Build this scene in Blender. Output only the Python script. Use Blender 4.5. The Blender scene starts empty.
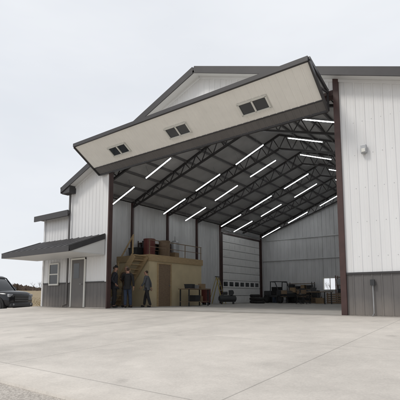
import bpy, math, random
from mathutils import Vector, Matrix
random.seed(7)
S=bpy.context.scene
COL=S.collection
# ---------------------------------------------------------------- materials
def mat(name,col,rough=0.6,metal=0.0,var=0.0,scale=3.0,bump=0.0,bscale=60.0,stretch=None,emit=None,spec=None,dirt=0.0):
    m=bpy.data.materials.new(name); m.use_nodes=True
    nt=m.node_tree; b=nt.nodes['Principled BSDF']
    b.inputs['Base Color'].default_value=(*col,1); b.inputs['Roughness'].default_value=rough
    b.inputs['Metallic'].default_value=metal
    if spec is not None: b.inputs['Specular IOR Level'].default_value=spec
    if var>0 or bump>0:
        tc=nt.nodes.new('ShaderNodeTexCoord'); mp=nt.nodes.new('ShaderNodeMapping')
        nt.links.new(tc.outputs['Object'],mp.inputs[0])
        if stretch: mp.inputs['Scale'].default_value=stretch
    if var>0:
        n=nt.nodes.new('ShaderNodeTexNoise'); n.inputs['Scale'].default_value=scale; n.inputs['Detail'].default_value=7
        n.inputs['Roughness'].default_value=.62
        nt.links.new(mp.outputs[0],n.inputs['Vector'])
        r=nt.nodes.new('ShaderNodeValToRGB')
        r.color_ramp.elements[0].position=.28; r.color_ramp.elements[1].position=.72
        r.color_ramp.elements[0].color=(*[max(0,c*(1-var)) for c in col],1)
        r.color_ramp.elements[1].color=(*[min(1,c*(1+var*.7)) for c in col],1)
        nt.links.new(n.outputs['Fac'],r.inputs[0]); last=r.outputs[0]
        if dirt>0:   # splash dust near the ground, by world height
            g=nt.nodes.new('ShaderNodeNewGeometry'); sp=nt.nodes.new('ShaderNodeSeparateXYZ'); nt.links.new(g.outputs['Position'],sp.inputs[0])
            ad=nt.nodes.new('ShaderNodeMath'); ad.operation='MULTIPLY_ADD'; nt.links.new(n.outputs['Fac'],ad.inputs[0]); ad.inputs[1].default_value=-.7; nt.links.new(sp.outputs[2],ad.inputs[2])
            mr=nt.nodes.new('ShaderNodeMapRange'); nt.links.new(ad.outputs[0],mr.inputs[0]); mr.inputs[1].default_value=-.35; mr.inputs[2].default_value=.15; mr.inputs[3].default_value=dirt; mr.inputs[4].default_value=0
            mx=nt.nodes.new('ShaderNodeMix'); mx.data_type='RGBA'; nt.links.new(mr.outputs[0],mx.inputs['Factor']); nt.links.new(last,mx.inputs['A']); mx.inputs['B'].default_value=(.32,.28,.24,1); last=mx.outputs['Result']
        nt.links.new(last,b.inputs['Base Color'])
    if bump>0:
        n2=nt.nodes.new('ShaderNodeTexNoise'); n2.inputs['Scale'].default_value=bscale; n2.inputs['Detail'].default_value=4
        nt.links.new(mp.outputs[0],n2.inputs['Vector'])
        bp=nt.nodes.new('ShaderNodeBump'); bp.inputs['Strength'].default_value=bump; bp.inputs['Distance'].default_value=.02
        nt.links.new(n2.outputs['Fac'],bp.inputs['Height']); nt.links.new(bp.outputs[0],b.inputs['Normal'])
    if emit:
        b.inputs['Emission Color'].default_value=(*emit[0],1); b.inputs['Emission Strength'].default_value=emit[1]
    return m
M={}
M['white']=mat('white_metal_siding',(.70,.705,.71),.42,0,.07,1.3,.03,8,(1,1,.25))
M['liner']=mat('interior_liner_metal',(.60,.605,.61),.5,0,.15,1.5,stretch=(1,1,.3))
M['door']=mat('door_cladding',(.82,.81,.77),.45,0,.05,2)
M['wains']=mat('charcoal_wainscot_metal',(.120,.114,.112),.45,0,.12,2,stretch=(1,1,.3),dirt=.45)
M['trim']=mat('dark_trim_metal',(.042,.040,.042),.45,0,.15,4)
M['roof']=mat('dark_roof_metal',(.075,.072,.075),.5,0,.15,2)
M['soffit']=mat('soffit_metal',(.60,.60,.59),.5)
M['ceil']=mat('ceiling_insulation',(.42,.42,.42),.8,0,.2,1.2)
M['steel']=mat('dark_truss_steel',(.028,.025,.025),.5,0,.2,5)
M['red']=mat('red_oxide_steel',(.055,.026,.023),.5,0,.25,5)
M['purlin']=mat('grey_purlin_steel',(.14,.135,.135),.5,0,.1,5)
M['lamp']=mat('fluorescent_tube_glow',(.9,.9,.9),.4,emit=((.95,.98,1),21))
M['glass']=mat('dark_window_glass',(.02,.025,.03),.06,0,spec=.8)
M['frame']=mat('window_frame_vinyl',(.66,.66,.62),.4)
M['secdoor']=mat('white_sectional_door_panel',(.76,.76,.75),.4,0,.05,3)
M['ply']=mat('plywood',(.40,.29,.16),.65,0,.22,4,stretch=(1,1,6))
M['cream']=mat('tan_painted_board',(.55,.46,.29),.65,0,.16,1.5,dirt=.3)
M['black']=mat('black_rubber',(.015,.015,.015),.75,0,.2,9)
M['dark']=mat('dark_painted_metal',(.03,.032,.035),.4)
M['chrome']=mat('bare_steel',(.45,.46,.47),.28,.9)
M['redp']=mat('red_paint',(.13,.030,.025),.5,0,.2,6)
M['yellow']=mat('yellow_fiberglass',(.42,.32,.08),.5,0,.1,6)
M['blue']=mat('blue_plastic',(.04,.07,.13),.4,0,.1,6)
M['card']=mat('cardboard',(.27,.19,.11),.8,0,.15,6)
M['wood']=mat('raw_timber',(.20,.14,.09),.7,0,.25,8,stretch=(1,1,4))
M['paint']=mat('black_car_paint',(.010,.011,.014),.16,.2,spec=.7)
M['lens']=mat('headlight_lens',(.40,.42,.45),.10,.3)
M['skin']=mat('skin',(.38,.21,.145),.55)
M['hair']=mat('brown_hair',(.05,.03,.02),.8,0,.3,40)
M['hair2']=mat('grey_hair',(.2,.18,.16),.8,0,.3,40)
M['galv']=mat('galvanised_steel',(.38,.39,.40),.4,.5,.15,6)
M['twig']=mat('bare_twigs',(.12,.09,.07),.9)

def concrete(name,base,joint,stain,jd=.5):
    m=bpy.data.materials.new(name); m.use_nodes=True; nt=m.node_tree; b=nt.nodes['Principled BSDF']
    N=nt.nodes.new; L=nt.links.new
    g=N('ShaderNodeNewGeometry'); sx=N('ShaderNodeSeparateXYZ'); L(g.outputs['Position'],sx.inputs[0])
    def math_(op,a,bb=None,c=None):
        n=N('ShaderNodeMath'); n.operation=op
        for i,vv in enumerate((a,bb,c)):
            if vv is None: continue
            if isinstance(vv,(int,float)): n.inputs[i].default_value=vv
            else: L(vv,n.inputs[i])
        return n.outputs[0]
    def noise(sc,det=6,ro=.6):
        n=N('ShaderNodeTexNoise'); n.inputs['Scale'].default_value=sc; n.inputs['Detail'].default_value=det
        n.inputs['Roughness'].default_value=ro; L(g.outputs['Position'],n.inputs['Vector']); return n.outputs['Fac']
    n1=noise(.35); n2=noise(2.2,9,.7); n3=noise(45,3)
    v=math_('ADD',math_('MULTIPLY',n1,stain*1.5),math_('ADD',math_('MULTIPLY',n2,stain*1.1),math_('MULTIPLY',n3,.34)))
    mr=N('ShaderNodeMapRange'); L(v,mr.inputs[0])
    mid=(stain*2.6+.34)*.5
    mr.inputs[1].default_value=mid-.3; mr.inputs[2].default_value=mid+.3
    mr.inputs[3].default_value=.66; mr.inputs[4].default_value=1.22
    fac=mr.outputs[0]
    ov=N('ShaderNodeTexVoronoi'); ov.inputs['Scale'].default_value=.9; L(g.outputs['Position'],ov.inputs['Vector'])
    sp=N('ShaderNodeMapRange'); L(math_('ADD',ov.outputs['Distance'],math_('MULTIPLY',n2,.25)),sp.inputs[0]); sp.inputs[1].default_value=.14; sp.inputs[2].default_value=.24; sp.inputs[3].default_value=.78; sp.inputs[4].default_value=1
    fac=math_('MULTIPLY',fac,sp.outputs[0])
    # faint tyre tracks running into the doorway
    wob=math_('MULTIPLY',math_('SUBTRACT',n1,.5),1.6)
    xx=math_('ADD',sx.outputs[0],wob)
    tr=None
    for cx in (-9.6,-7.9,-6.4,-10.9):
        d=math_('ABSOLUTE',math_('SUBTRACT',xx,cx)); q=N('ShaderNodeMapRange'); L(d,q.inputs[0]); q.inputs[1].default_value=.10; q.inputs[2].default_value=.22; q.inputs[3].default_value=.10; q.inputs[4].default_value=0
        tr=q.outputs[0] if tr is None else math_('ADD',tr,q.outputs[0])
    fac=math_('MULTIPLY',fac,math_('SUBTRACT',1,math_('MULTIPLY',tr,math_('ADD',n2,.3))))
    jx=math_('ABSOLUTE',math_('SUBTRACT',math_('FRACT',math_('MULTIPLY',math_('ADD',sx.outputs[0],joint[1]),1/joint[0])),.5))
    jy=math_('ABSOLUTE',math_('SUBTRACT',math_('FRACT',math_('MULTIPLY',math_('ADD',sx.outputs[1],joint[2]),1/joint[0])),.5))
    w=.008/joint[0]
    l=math_('MAXIMUM',math_('LESS_THAN',jx,w),math_('LESS_THAN',jy,w))
    fac=math_('MULTIPLY',fac,math_('SUBTRACT',1,math_('MULTIPLY',l,jd)))
    cm=N('ShaderNodeVectorMath'); cm.operation='SCALE'; cm.inputs[0].default_value=base; L(fac,cm.inputs['Scale'])
    L(cm.outputs[0],b.inputs['Base Color']); b.inputs['Roughness'].default_value=.8
    bp=N('ShaderNodeBump'); bp.inputs['Strength'].default_value=.3; bp.inputs['Distance'].default_value=.01
    L(n3,bp.inputs['Height']); L(bp.outputs[0],b.inputs['Normal'])
    return m
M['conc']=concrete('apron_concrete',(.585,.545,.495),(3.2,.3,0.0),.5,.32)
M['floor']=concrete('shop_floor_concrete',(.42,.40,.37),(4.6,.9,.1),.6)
def terrain_mat():
    m=bpy.data.materials.new('gravel_and_dry_grass'); m.use_nodes=True; nt=m.node_tree; b=nt.nodes['Principled BSDF']
    N=nt.nodes.new; L=nt.links.new
    g=N('ShaderNodeNewGeometry')
    d=N('ShaderNodeVectorMath'); d.operation='DISTANCE'; L(g.outputs['Position'],d.inputs[0]); d.inputs[1].default_value=(-6,-4,0)
    n=N('ShaderNodeTexNoise'); n.inputs['Scale'].default_value=.12; n.inputs['Detail'].default_value=6; L(g.outputs['Position'],n.inputs['Vector'])
    ma=N('ShaderNodeMath'); ma.operation='MULTIPLY_ADD'; L(n.outputs['Fac'],ma.inputs[0]); ma.inputs[1].default_value=22; L(d.outputs['Value'],ma.inputs[2])
    mr=N('ShaderNodeMapRange'); L(ma.outputs[0],mr.inputs[0]); mr.inputs[1].default_value=36; mr.inputs[2].default_value=42
    def ramp(sc,c0,c1,ty='n'):
        if ty=='v':
            nd=N('ShaderNodeTexNoise'); nd.inputs['Scale'].default_value=30; L(g.outputs['Position'],nd.inputs['Vector'])
            va=N('ShaderNodeVectorMath'); va.operation='MULTIPLY_ADD'; L(nd.outputs['Color'],va.inputs[0]); va.inputs[1].default_value=(.03,.03,.03); L(g.outputs['Position'],va.inputs[2])
            q=N('ShaderNodeTexVoronoi'); q.inputs['Scale'].default_value=sc; L(va.outputs[0],q.inputs['Vector']); s=N('ShaderNodeSeparateColor'); L(q.outputs['Color'],s.inputs[0]); fo=s.outputs[0]; ho=q.outputs['Distance']
        else:
            q=N('ShaderNodeTexNoise'); q.inputs['Scale'].default_value=sc; q.inputs['Detail'].default_value=8; q.inputs['Roughness'].default_value=.75
            L(g.outputs['Position'],q.inputs['Vector']); fo=q.outputs['Fac']; ho=fo
        r=N('ShaderNodeValToRGB'); r.color_ramp.elements[0].position=.2; r.color_ramp.elements[1].position=.8
        r.color_ramp.elements[0].color=(*c0,1); r.color_ramp.elements[1].color=(*c1,1); L(fo,r.inputs[0]); return r.outputs[0],ho
    a,fa=ramp(75,(.36,.33,.30),(.56,.52,.475),'v'); c,fc=ramp(.9,(.17,.125,.07),(.34,.27,.16))
    a2,_=ramp(1.3,(.80,.79,.77),(1.08,1.08,1.08))
    mu=N('ShaderNodeMix'); mu.data_type='RGBA'; mu.blend_type='MULTIPLY'; mu.inputs['Factor'].default_value=1; L(a,mu.inputs['A']); L(a2,mu.inputs['B'])
    mx=N('ShaderNodeMix'); mx.data_type='RGBA'; L(mr.outputs[0],mx.inputs['Factor']); L(mu.outputs['Result'],mx.inputs['A']); L(c,mx.inputs['B'])
    L(mx.outputs['Result'],b.inputs['Base Color']); b.inputs['Roughness'].default_value=.95
    bp=N('ShaderNodeBump'); bp.inputs['Strength'].default_value=.3; bp.inputs['Distance'].default_value=.008; bp.invert=True; L(fa,bp.inputs['Height']); L(bp.outputs[0],b.inputs['Normal'])
    return m
M['terrain']=terrain_mat()

# ---------------------------------------------------------------- mesh builder
class MB:
    def __init__(s): s.v=[]; s.f=[]; s.m=[]
    def face(s,pts,m=0):
        i=len(s.v); s.v+= [tuple(p) for p in pts]; s.f.append(tuple(range(i,i+len(pts)))); s.m.append(m)
    def box(s,x0,x1,y0,y1,z0,z1,m=0):
        i=len(s.v)
        s.v+=[(x0,y0,z0),(x1,y0,z0),(x1,y1,z0),(x0,y1,z0),(x0,y0,z1),(x1,y0,z1),(x1,y1,z1),(x0,y1,z1)]
        for q in ((0,3,2,1),(4,5,6,7),(0,1,5,4),(1,2,6,5),(2,3,7,6),(3,0,4,7)):
            s.f.append(tuple(i+k for k in q)); s.m.append(m)
        return s
    def beam(s,p,q,w,h,m=0,up=(0,0,1)):
        p=Vector(p); q=Vector(q); d=(q-p).normalized(); u=Vector(up)
        if abs(d.dot(u))>.98: u=Vector((0,1,0))
        a=d.cross(u).normalized()*(w/2); b=a.cross(d).normalized()*(h/2)
        i=len(s.v)
        for c in (p,q):
            for sg in ((-1,-1),(1,-1),(1,1),(-1,1)):
                s.v.append(tuple(c+a*sg[0]+b*sg[1]))
        for t in ((3,2,1,0),(4,5,6,7),(0,1,5,4),(1,2,6,5),(2,3,7,6),(3,0,4,7)):
            s.f.append(tuple(i+k for k in t)); s.m.append(m)
        return s
    def cyl(s,p,q,r0,r1=None,n=12,m=0,caps=True):
        if r1 is None: r1=r0
        p=Vector(p); q=Vector(q); d=(q-p).normalized(); u=Vector((0,0,1)) if abs(d.z)<.95 else Vector((1,0,0))
        a=d.cross(u).normalized(); b=a.cross(d)
        i=len(s.v)
        for c,r in ((p,r0),(q,r1)):
            for k in range(n):
                t=2*math.pi*k/n; s.v.append(tuple(c+a*(math.cos(t)*r)+b*(math.sin(t)*r)))
        for k in range(n):
            k2=(k+1)%n; s.f.append((i+k,i+k2,i+n+k2,i+n+k)); s.m.append(m)
        if caps:
            s.f.append(tuple(i+k for k in range(n))[::-1]); s.m.append(m)
            s.f.append(tuple(i+n+k for k in range(n))); s.m.append(m)
        return s
    def prism_y(s,pts,y0,y1,m=0):
        n=len(pts); i=len(s.v)
        s.v+=[(x,y0,z) for x,z in pts]+[(x,y1,z) for x,z in pts]
        s.f.append(tuple(range(i,i+n))); s.m.append(m)
        s.f.append(tuple(range(i+n,i+2*n))[::-1]); s.m.append(m)
        for k in range(n):
            k2=(k+1)%n; s.f.append((i+k,i+n+k,i+n+k2,i+k2)); s.m.append(m)
        return s
    def prism_x(s,pts,x0,x1,m=0):
        n=len(pts); i=len(s.v)
        s.v+=[(x0,y,z) for y,z in pts]+[(x1,y,z) for y,z in pts]
        s.f.append(tuple(range(i,i+n))); s.m.append(m)
        s.f.append(tuple(range(i+n,i+2*n))[::-1]); s.m.append(m)
        for k in range(n):
            k2=(k+1)%n; s.f.append((i+k,i+n+k,i+n+k2,i+k2)); s.m.append(m)
        return s
    def ribbed(s,u0,u1,zb,zt,mp,pitch=.23,h=.015,m=0,brk=()):
        us=[]
        k=math.floor(u0/pitch)
        while k*pitch<u1+pitch:
            c=k*pitch+pitch/2
            for du,w in ((-.030,0),(-.013,h),(.013,h),(.030,0)): us.append((c+du,w))
            us.append((c+pitch/2-.018,0)); us.append((c+pitch/2,h*.22)); us.append((c+pitch/2+.018,0))
            k+=1
        us=[t for t in us if u0<t[0]<u1]+[(b,0) for b in brk if u0<b<u1]
        us=[(u0,0)]+sorted(us)+[(u1,0)]
        for (a,wa),(b,wb) in zip(us[:-1],us[1:]):
            if b-a<1e-5: continue
            s.face([mp(a,wa,zb(a)),mp(b,wb,zb(b)),mp(b,wb,zt(b)),mp(a,wa,zt(a))],m)
        return s
    def build(s,name,mats,parent=None,bevel=0,smooth=False,recalc=True):
        me=bpy.data.meshes.new(name); me.from_pydata(s.v,[],s.f)
        for mm in mats: me.materials.append(M[mm] if isinstance(mm,str) else mm)
        for p,i in zip(me.polygons,s.m): p.material_index=i; p.use_smooth=smooth
        if recalc:
            import bmesh
            bm=bmesh.new(); bm.from_mesh(me); bmesh.ops.remove_doubles(bm,verts=bm.verts,dist=1e-5) if smooth else None
            bmesh.ops.recalc_face_normals(bm,faces=bm.faces); bm.to_mesh(me); bm.free()
        me.update()
        o=bpy.data.objects.new(name,me); COL.objects.link(o)
        if bevel:
            b=o.modifiers.new('bevel','BEVEL'); b.width=bevel; b.segments=2; b.limit_method='ANGLE'
        if parent is not None: par(o,parent)
        return o
def par(o,p,inv=None):
    o.parent=p
    if p.get('_worldbuilt'):
        o.matrix_parent_inverse=Matrix.Translation(Vector(p['_origin'])).inverted()
def root(name,label,cat,loc=(0,0,0),rot=0,world=False,group=None):
    e=bpy.data.objects.new(name,None); COL.objects.link(e); e.location=loc; e.rotation_euler=(0,0,rot)
    e.empty_display_size=.3
    e['label']=label; e['category']=cat
    if world: e['_worldbuilt']=1; e['_origin']=list(loc)
    if group: e['group']=group
    return e
def copy_thing(r,loc,rot=None,scale=None):
    n=r.copy(); COL.objects.link(n); n.location=loc
    if rot is not None: n.rotation_euler=(0,0,rot)
    if scale: n.scale=scale
    def rec(src,dst):
        for c in list(src.children):
            k=c.copy(); COL.objects.link(k); k.parent=dst; k.matrix_parent_inverse=c.matrix_parent_inverse.copy(); rec(c,k)
    rec(r,n)
    return n

# ---------------------------------------------------------------- terrain
def sm(t): t=max(0,min(1,t)); return t*t*(3-2*t)
def gs(x,y):
    f=.045*max(0,min(12,-y)); l=.4*sm((-17.9-x)/2.6)
    z=-min(.72,f+l)
    r=math.hypot(x+8,y-5)
    if r>50: z+=.022*(min(r,300)-50)
    return z
def lines(lo,hi,fine0,fine1,step):
    a=[]; t=fine0
    while t<=fine1+1e-6: a.append(t); t+=step
    st=step; t=fine0
    while t>lo: st*=1.35; t-=st; a.append(max(t,lo))
    t=fine1; st=step
    while t<hi: st*=1.35; t+=st; a.append(min(t,hi))
    return sorted(set(round(q,4) for q in a))
def sheet(name,xs,ys,zf,matn):
    v=[(x,y,zf(x,y)) for y in ys for x in xs]; nx=len(xs)
    f=[(j*nx+i,j*nx+i+1,(j+1)*nx+i+1,(j+1)*nx+i) for j in range(len(ys)-1) for i in range(nx-1)]
    me=bpy.data.meshes.new(name); me.from_pydata(v,[],f); me.materials.append(M[matn])
    for p in me.polygons: p.use_smooth=True
    o=bpy.data.objects.new(name,me); COL.objects.link(o); o['kind']='structure'; return o
xs=lines(-1800,1800,-40,24,1.0); ys=lines(-1800,1800,-24,30,1.0)
def gz(x,y):
    return gs(x,y)-.03
sheet('ground',xs,ys,gz,'terrain')
ax=[-19.4+i*.5 for i in range(0,70)]; ay=[-8.5+i*.5 for i in range(0,18)]
o=sheet('concrete_apron',ax,ay,lambda x,y:gs(x,y),'conc')
sm_=o.modifiers.new('thickness','SOLIDIFY'); sm_.thickness=.12; sm_.offset=-1
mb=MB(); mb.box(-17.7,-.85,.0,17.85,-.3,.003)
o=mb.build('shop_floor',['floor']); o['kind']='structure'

# ---------------------------------------------------------------- hangar
XL,XR,XM=-15.35,-.83,-8.09
RZ=8.24; SL=.403; SR=.368; DEP=17.85
def rz(x): return RZ-(SL if x<XM else SR)*abs(x-XM)
JL,JR,HD=-12.80,-3.36,6.18
H=root('hangar_building','large white ribbed metal hangar with open bifold door and grey wainscot','hangar',(XM,0,0),world=True)
WZ=1.07
fm=lambda u,w,z:(u,-w,z)
c=lambda k:(lambda u:k)
mb=MB()
mb.ribbed(XL,JL,c(WZ),rz,fm); mb.ribbed(JR,XR,c(WZ),rz,fm)
mb.ribbed(JL,JR,c(HD),rz,fm,brk=(XM,))
mb.build('front_wall',['white'],H,recalc=False)
for a_,b_ in ((XL,JL),(JR+.08,XR)):
    mb=MB(); mb.ribbed(a_,b_,c(0),c(WZ),fm); mb.box(a_,b_,-.040,-.0,WZ-.025,WZ+.025,1)
    mb.build('front_wainscot',['wains','trim'],H,recalc=False)
mb=MB()
mb.box(XL+.05,JL,.10,.13,0,5.1); mb.box(JR,XR-.05,.10,.13,0,5.1)
mb.prism_y([(XL+.1,5.1),(JL,5.1),(JL,HD),(JR,HD),(JR,5.1),(XR-.1,5.1),(XR-.1,5.15),(XM,RZ-.04),(XL+.1,5.15)],.10,.13)
mb.build('inner_front_lining',['liner'],H)
# rear window opening
BX0,BX1,BZ0,BZ1=-10.35,-9.45,.95,1.75
mb=MB()
mb.ribbed(0,DEP,c(WZ),c(rz(XL)),lambda u,w,z:(XL-w,u,z)); mb.ribbed(0,DEP,c(WZ),c(rz(XR)),lambda u,w,z:(XR+w,u,z))
mb.ribbed(0,DEP,c(0),c(WZ),lambda u,w,z:(XL-w,u,z),m=1); mb.ribbed(0,DEP,c(0),c(WZ),lambda u,w,z:(XR+w,u,z),m=1)
bo=lambda u,w,z:(u,DEP+w,z)
for a_,b_ in ((XL,BX0),(BX1,XR)): mb.ribbed(a_,b_,c(WZ),rz,bo,brk=(XM,)); mb.ribbed(a_,b_,c(0),c(WZ),bo,m=1)
mb.ribbed(BX0,BX1,c(0),c(BZ0),bo,m=1); mb.ribbed(BX0,BX1,c(BZ1),rz,bo)
mb.build('outer_wall',['white','wains'],H,recalc=False)
LX=XL+.12
mb=MB()
mb.ribbed(.14,DEP-.1,c(0),c(rz(XL)),lambda u,w,z:(LX+w,u,z),pitch=.3,h=.025)
mb.ribbed(.14,DEP-.1,c(0),c(rz(XR)),lambda u,w,z:(XR-.12-w,u,z),pitch=.3,h=.025)
bi=lambda u,w,z:(u,DEP-.1-w,z); rzi=lambda u:rz(u)-.01
mb.ribbed(LX,BX0,c(0),rzi,bi,pitch=.3,h=.025); mb.ribbed(BX1,XR-.12,c(0),rzi,bi,pitch=.3,h=.025,brk=(XM,))
mb.ribbed(BX0,BX1,c(0),c(BZ0),bi,pitch=.3,h=.025); mb.ribbed(BX0,BX1,c(BZ1),rzi,bi,pitch=.3,h=.025)
mb.build('inner_wall',['liner'],H,recalc=False)
mb=MB()
mb.box(BX0-.06,BX1+.06,DEP-.16,DEP+.03,BZ1,BZ1+.06); mb.box(BX0-.06,BX1+.06,DEP-.16,DEP+.03,BZ0-.06,BZ0)
mb.box(BX0-.06,BX0,DEP-.16,DEP+.03,BZ0,BZ1); mb.box(BX1,BX1+.06,DEP-.16,DEP+.03,BZ0,BZ1); mb.box((BX0+BX1)/2-.02,(BX0+BX1)/2+.02,DEP-.08,DEP-.03,BZ0,BZ1)
mb.build('rear_window_frame',['frame'],H)
OS,OF=.32,.36; TH=.17
xl,xr=XL-OS,XR+OS
mb=MB()
mb.prism_y([(xl,rz(xl)),(XM,RZ),(XM,RZ+TH),(xl,rz(xl)+TH)],-OF,DEP+OF)
mb.prism_y([(XM,RZ),(xr,rz(xr)),(xr,rz(xr)+TH),(XM,RZ+TH)],-OF,DEP+OF)
yy=-OF+.1
while yy<DEP+OF:
    for a,b_ in ((xl,XM),(xr,XM)):
        mb.beam((a,yy,rz(a)+TH+.012),(b_,yy,rz(b_)+TH+.012),.04,.03)
    yy+=.45
mb.build('roof',['roof'],H)
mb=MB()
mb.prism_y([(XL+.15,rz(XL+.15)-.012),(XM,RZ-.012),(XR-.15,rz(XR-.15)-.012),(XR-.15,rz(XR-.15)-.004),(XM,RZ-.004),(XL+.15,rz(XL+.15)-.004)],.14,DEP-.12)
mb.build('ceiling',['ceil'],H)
mb=MB()
for y in (-OF-.02,DEP+OF+.02):
    for a in (xl-.02,xr+.02):
        mb.beam((a,y,rz(a)+.07),(XM,y,RZ+.07),.04,.23)
for x in (xl-.025,xr+.025):
    mb.box(x-.02,x+.02,-OF-.04,DEP+OF+.04,rz(x)-.08,rz(x)+TH+.03)
mb.build('roof_fascia',['trim'],H)
mb=MB()
for a in (xl,xr):
    for (y0,y1) in ((-OF,-.03),(DEP+.03,DEP+OF)):
        mb.beam((a,(y0+y1)/2,rz(a)-.012),(XM,(y0+y1)/2,RZ-.012),y1-y0,.015)
mb.box(xl,XL-.03,-.03,DEP,rz(xl)-.03,rz(xl)-.015); mb.box(XR+.03,xr,-.03,DEP,rz(xr)-.03,rz(xr)-.015)
mb.build('soffit',['soffit'],H)
mb=MB()
mb.prism_y([(xl,rz(xl)-.12),(XL+.25,rz(xl)-.12),(XL+.25,rz(XL+.25)-.02),(xl,rz(xl)-.02)],-OF,-.03)
mb.build('eave_return',['trim'],H)
mb=MB()
mb.box(XL-.03,XL+.06,-.055,-.0,WZ,rz(XL)-.05); mb.box(JL-.12,JL-.0,-.05,-.0,WZ,HD-.1); mb.box(XR-.06,XR+.03,-.055,-.0,0,rz(XR)-.05)
mb.beam((XL+.1,-.03,rz(XL+.1)-.06),(XM,-.03,RZ-.06),.05,.07); mb.beam((XR-.1,-.03,rz(XR-.1)-.06),(XM,-.03,RZ-.06),.05,.07)
mb.build('corner_trim',['white'],H)
mb=MB()
mb.box(JL-.01,JL+.06,-.06,.14,0,6.0); mb.build('door_jamb',['red'],H,bevel=.006)
mb=MB(); mb.box(JR-.06,JR+.09,-.07,-.005,0,6.50); mb.box(JR-.02,JR+.03,-.005,.22,0,6.1); mb.build('door_jamb',['red'],H,bevel=.006)
mb=MB(); mb.box(JL+.062,JR-.062,-.02,.25,HD-.14,HD+.02); mb.build('door_header',['red'],H,bevel=.006)
# fastener rows on the cladding
mb=MB()
for z in (1.5,2.4,3.3,4.2,5.1):
    x=math.floor(JR/.23)*.23+.23*2+.06
    while x<XR-.1:
        if z<rz(x)-.3: mb.cyl((x,0,z),(x,-.007,z),.008,n=6)
        x+=.23
o=mb.build('cladding_screws',['galv'],H); o['kind']='stuff'
# trusses
def truss(leftcol=True):
    mb=MB(); d=.62
    for sgn,xe in ((-1,XL+.2),(1,XR-.2)):
        p0=Vector((xe,0,rz(xe)-.10)); p1=Vector((XM,0,RZ-.10))
        b0=Vector((xe,0,rz(xe)-.34)); b1=Vector((XM,0,RZ-.10-d*1.1))
        mb.beam(p0,p1,.08,.08); mb.beam(b0,b1,.08,.08)
        n=11
        for i in range(n):
            t0=i/n; t1=(i+.5)/n; t2=(i+1)/n
            mb.beam(b0.lerp(b1,t0),p0.lerp(p1,t1),.035,.035); mb.beam(p0.lerp(p1,t1),b0.lerp(b1,t2),.035,.035)
        if sgn>0 or leftcol: mb.box(xe-.055,xe+.055,-.055,.055,0,rz(xe)-.1,1)
    return mb
ty=[.75,3.5,6.25,9.0,11.6,14.5,17.3]
t0=truss().build('roof_truss',['steel','red'],H); t0.location.y=ty[0]
for y in ty[1:]:
    if y==14.5: k=truss(False).build('roof_truss',['steel','red'],H); k.location.y=y; continue
    k=t0.copy(); COL.objects.link(k); k.location.y=y
mb=MB(); mb.box(-.03,.03,.2,DEP-.2,-.12,-.015); p0=None
for sgn in (-1,1):
    for i in range(1,9):
        x=XM+sgn*i*.86
        if p0 is None:
            p0=mb.build('purlin',['purlin'],H); p0.location=(x,0,rz(x))
        else:
            k=p0.copy(); COL.objects.link(k); k.location=(x,0,rz(x))
first=None
mb=MB(); mb.box(-.80,.80,-.013,.013,-.022,.0,0); mb.box(-.83,.83,-.04,.04,.0,.045,1)
mb.beam((-.6,0,.045),(-.6,0,.55),.012,.012,1); mb.beam((.6,0,.045),(.6,0,.55),.012,.012,1)
for i in range(len(ty)-1):
    y=(ty[i]+ty[i+1])/2
    for x,sg in ((XM-5.9,1),(XM-3.7,1),(XM-1.35,1),(XM+1.35,-1),(XM+3.7,-1),(XM+5.9,-1)):
        if first is None:
            first=mb.build('strip_light',['lamp','galv'],H); k=first
        else:
            k=first.copy(); COL.objects.link(k)
        k.location=(x+(.35 if i%2 else -.1)+random.uniform(-.08,.08),y+(.25 if i%2 else -.2),rz(x)-.62+random.uniform(-.03,.03)); k.rotation_euler=(0,-math.atan(SL if sg>0 else SR)*sg+random.uniform(-.015,.015),random.uniform(-.02,.02))
# bifold door
DL,DR=-13.30,-3.58
P0=Vector((0,-.12,5.58)); P1=Vector((0,-1.42,6.42)); HN=Vector((0,-.12,6.12))
dv=(P1-P0); dl=dv.length; du=dv.normalized(); nrm=Vector((0,-du.z,du.y))
if nrm.z>0: nrm=-nrm
def dp(u,w,s): p=P0+du*s+nrm*w; return (u,p.y,p.z)
mb=MB()
WS=.24*dl
mb.ribbed(DL,DR,c(WS),c(dl),lambda u,w,z:dp(u,w,z),h=.012)
mb.ribbed(DL,DR,c(0),c(WS),lambda u,w,z:dp(u,w,z),h=.012,m=1)
def rect(a,b,m): mb.face([(DL,a.y,a.z),(DR,a.y,a.z),(DR,b.y,b.z),(DL,b.y,b.z)],m)
rect(P0-nrm*.10,P1-nrm*.10,2)
rect(HN+Vector((0,0,.10)),P1+Vector((0,.0,.12)),0); rect(HN,P1+Vector((0,.05,.05)),2)
DO=mb.build('bifold_door',['door','wains','liner'],H,recalc=False)
mb=MB()
mb.beam((DL-.02,P1.y-.03,P1.z+.04),(DR+.02,P1.y-.03,P1.z+.04),.08,.13,0)
mb.beam((DL-.02,P0.y,P0.z-.0),(DR+.02,P0.y,P0.z-.0),.07,.07,0)
a=P0+du*WS+nrm*.012; mb.beam((DL,a.y,a.z),(DR,a.y,a.z),.03,.03,0)
for x in (DL-.03,DR+.03):
    mb.beam((x,P0.y,P0.z),(x,P1.y,P1.z),.05,.11,0); mb.beam((x,HN.y,HN.z+.05),(x,P1.y,P1.z+.07),.05,.10,0)
    mb.beam((x,P0.y+.02,P0.z),(x,HN.y+.02,HN.z+.1),.05,.05,0)
    m1=P0.lerp(P1,.5); mb.beam((x,m1.y,m1.z),(x,HN.y,HN.z),.04,.04,0)
mb.build('door_edge_frame',['trim'],DO)
w0=None
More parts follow.
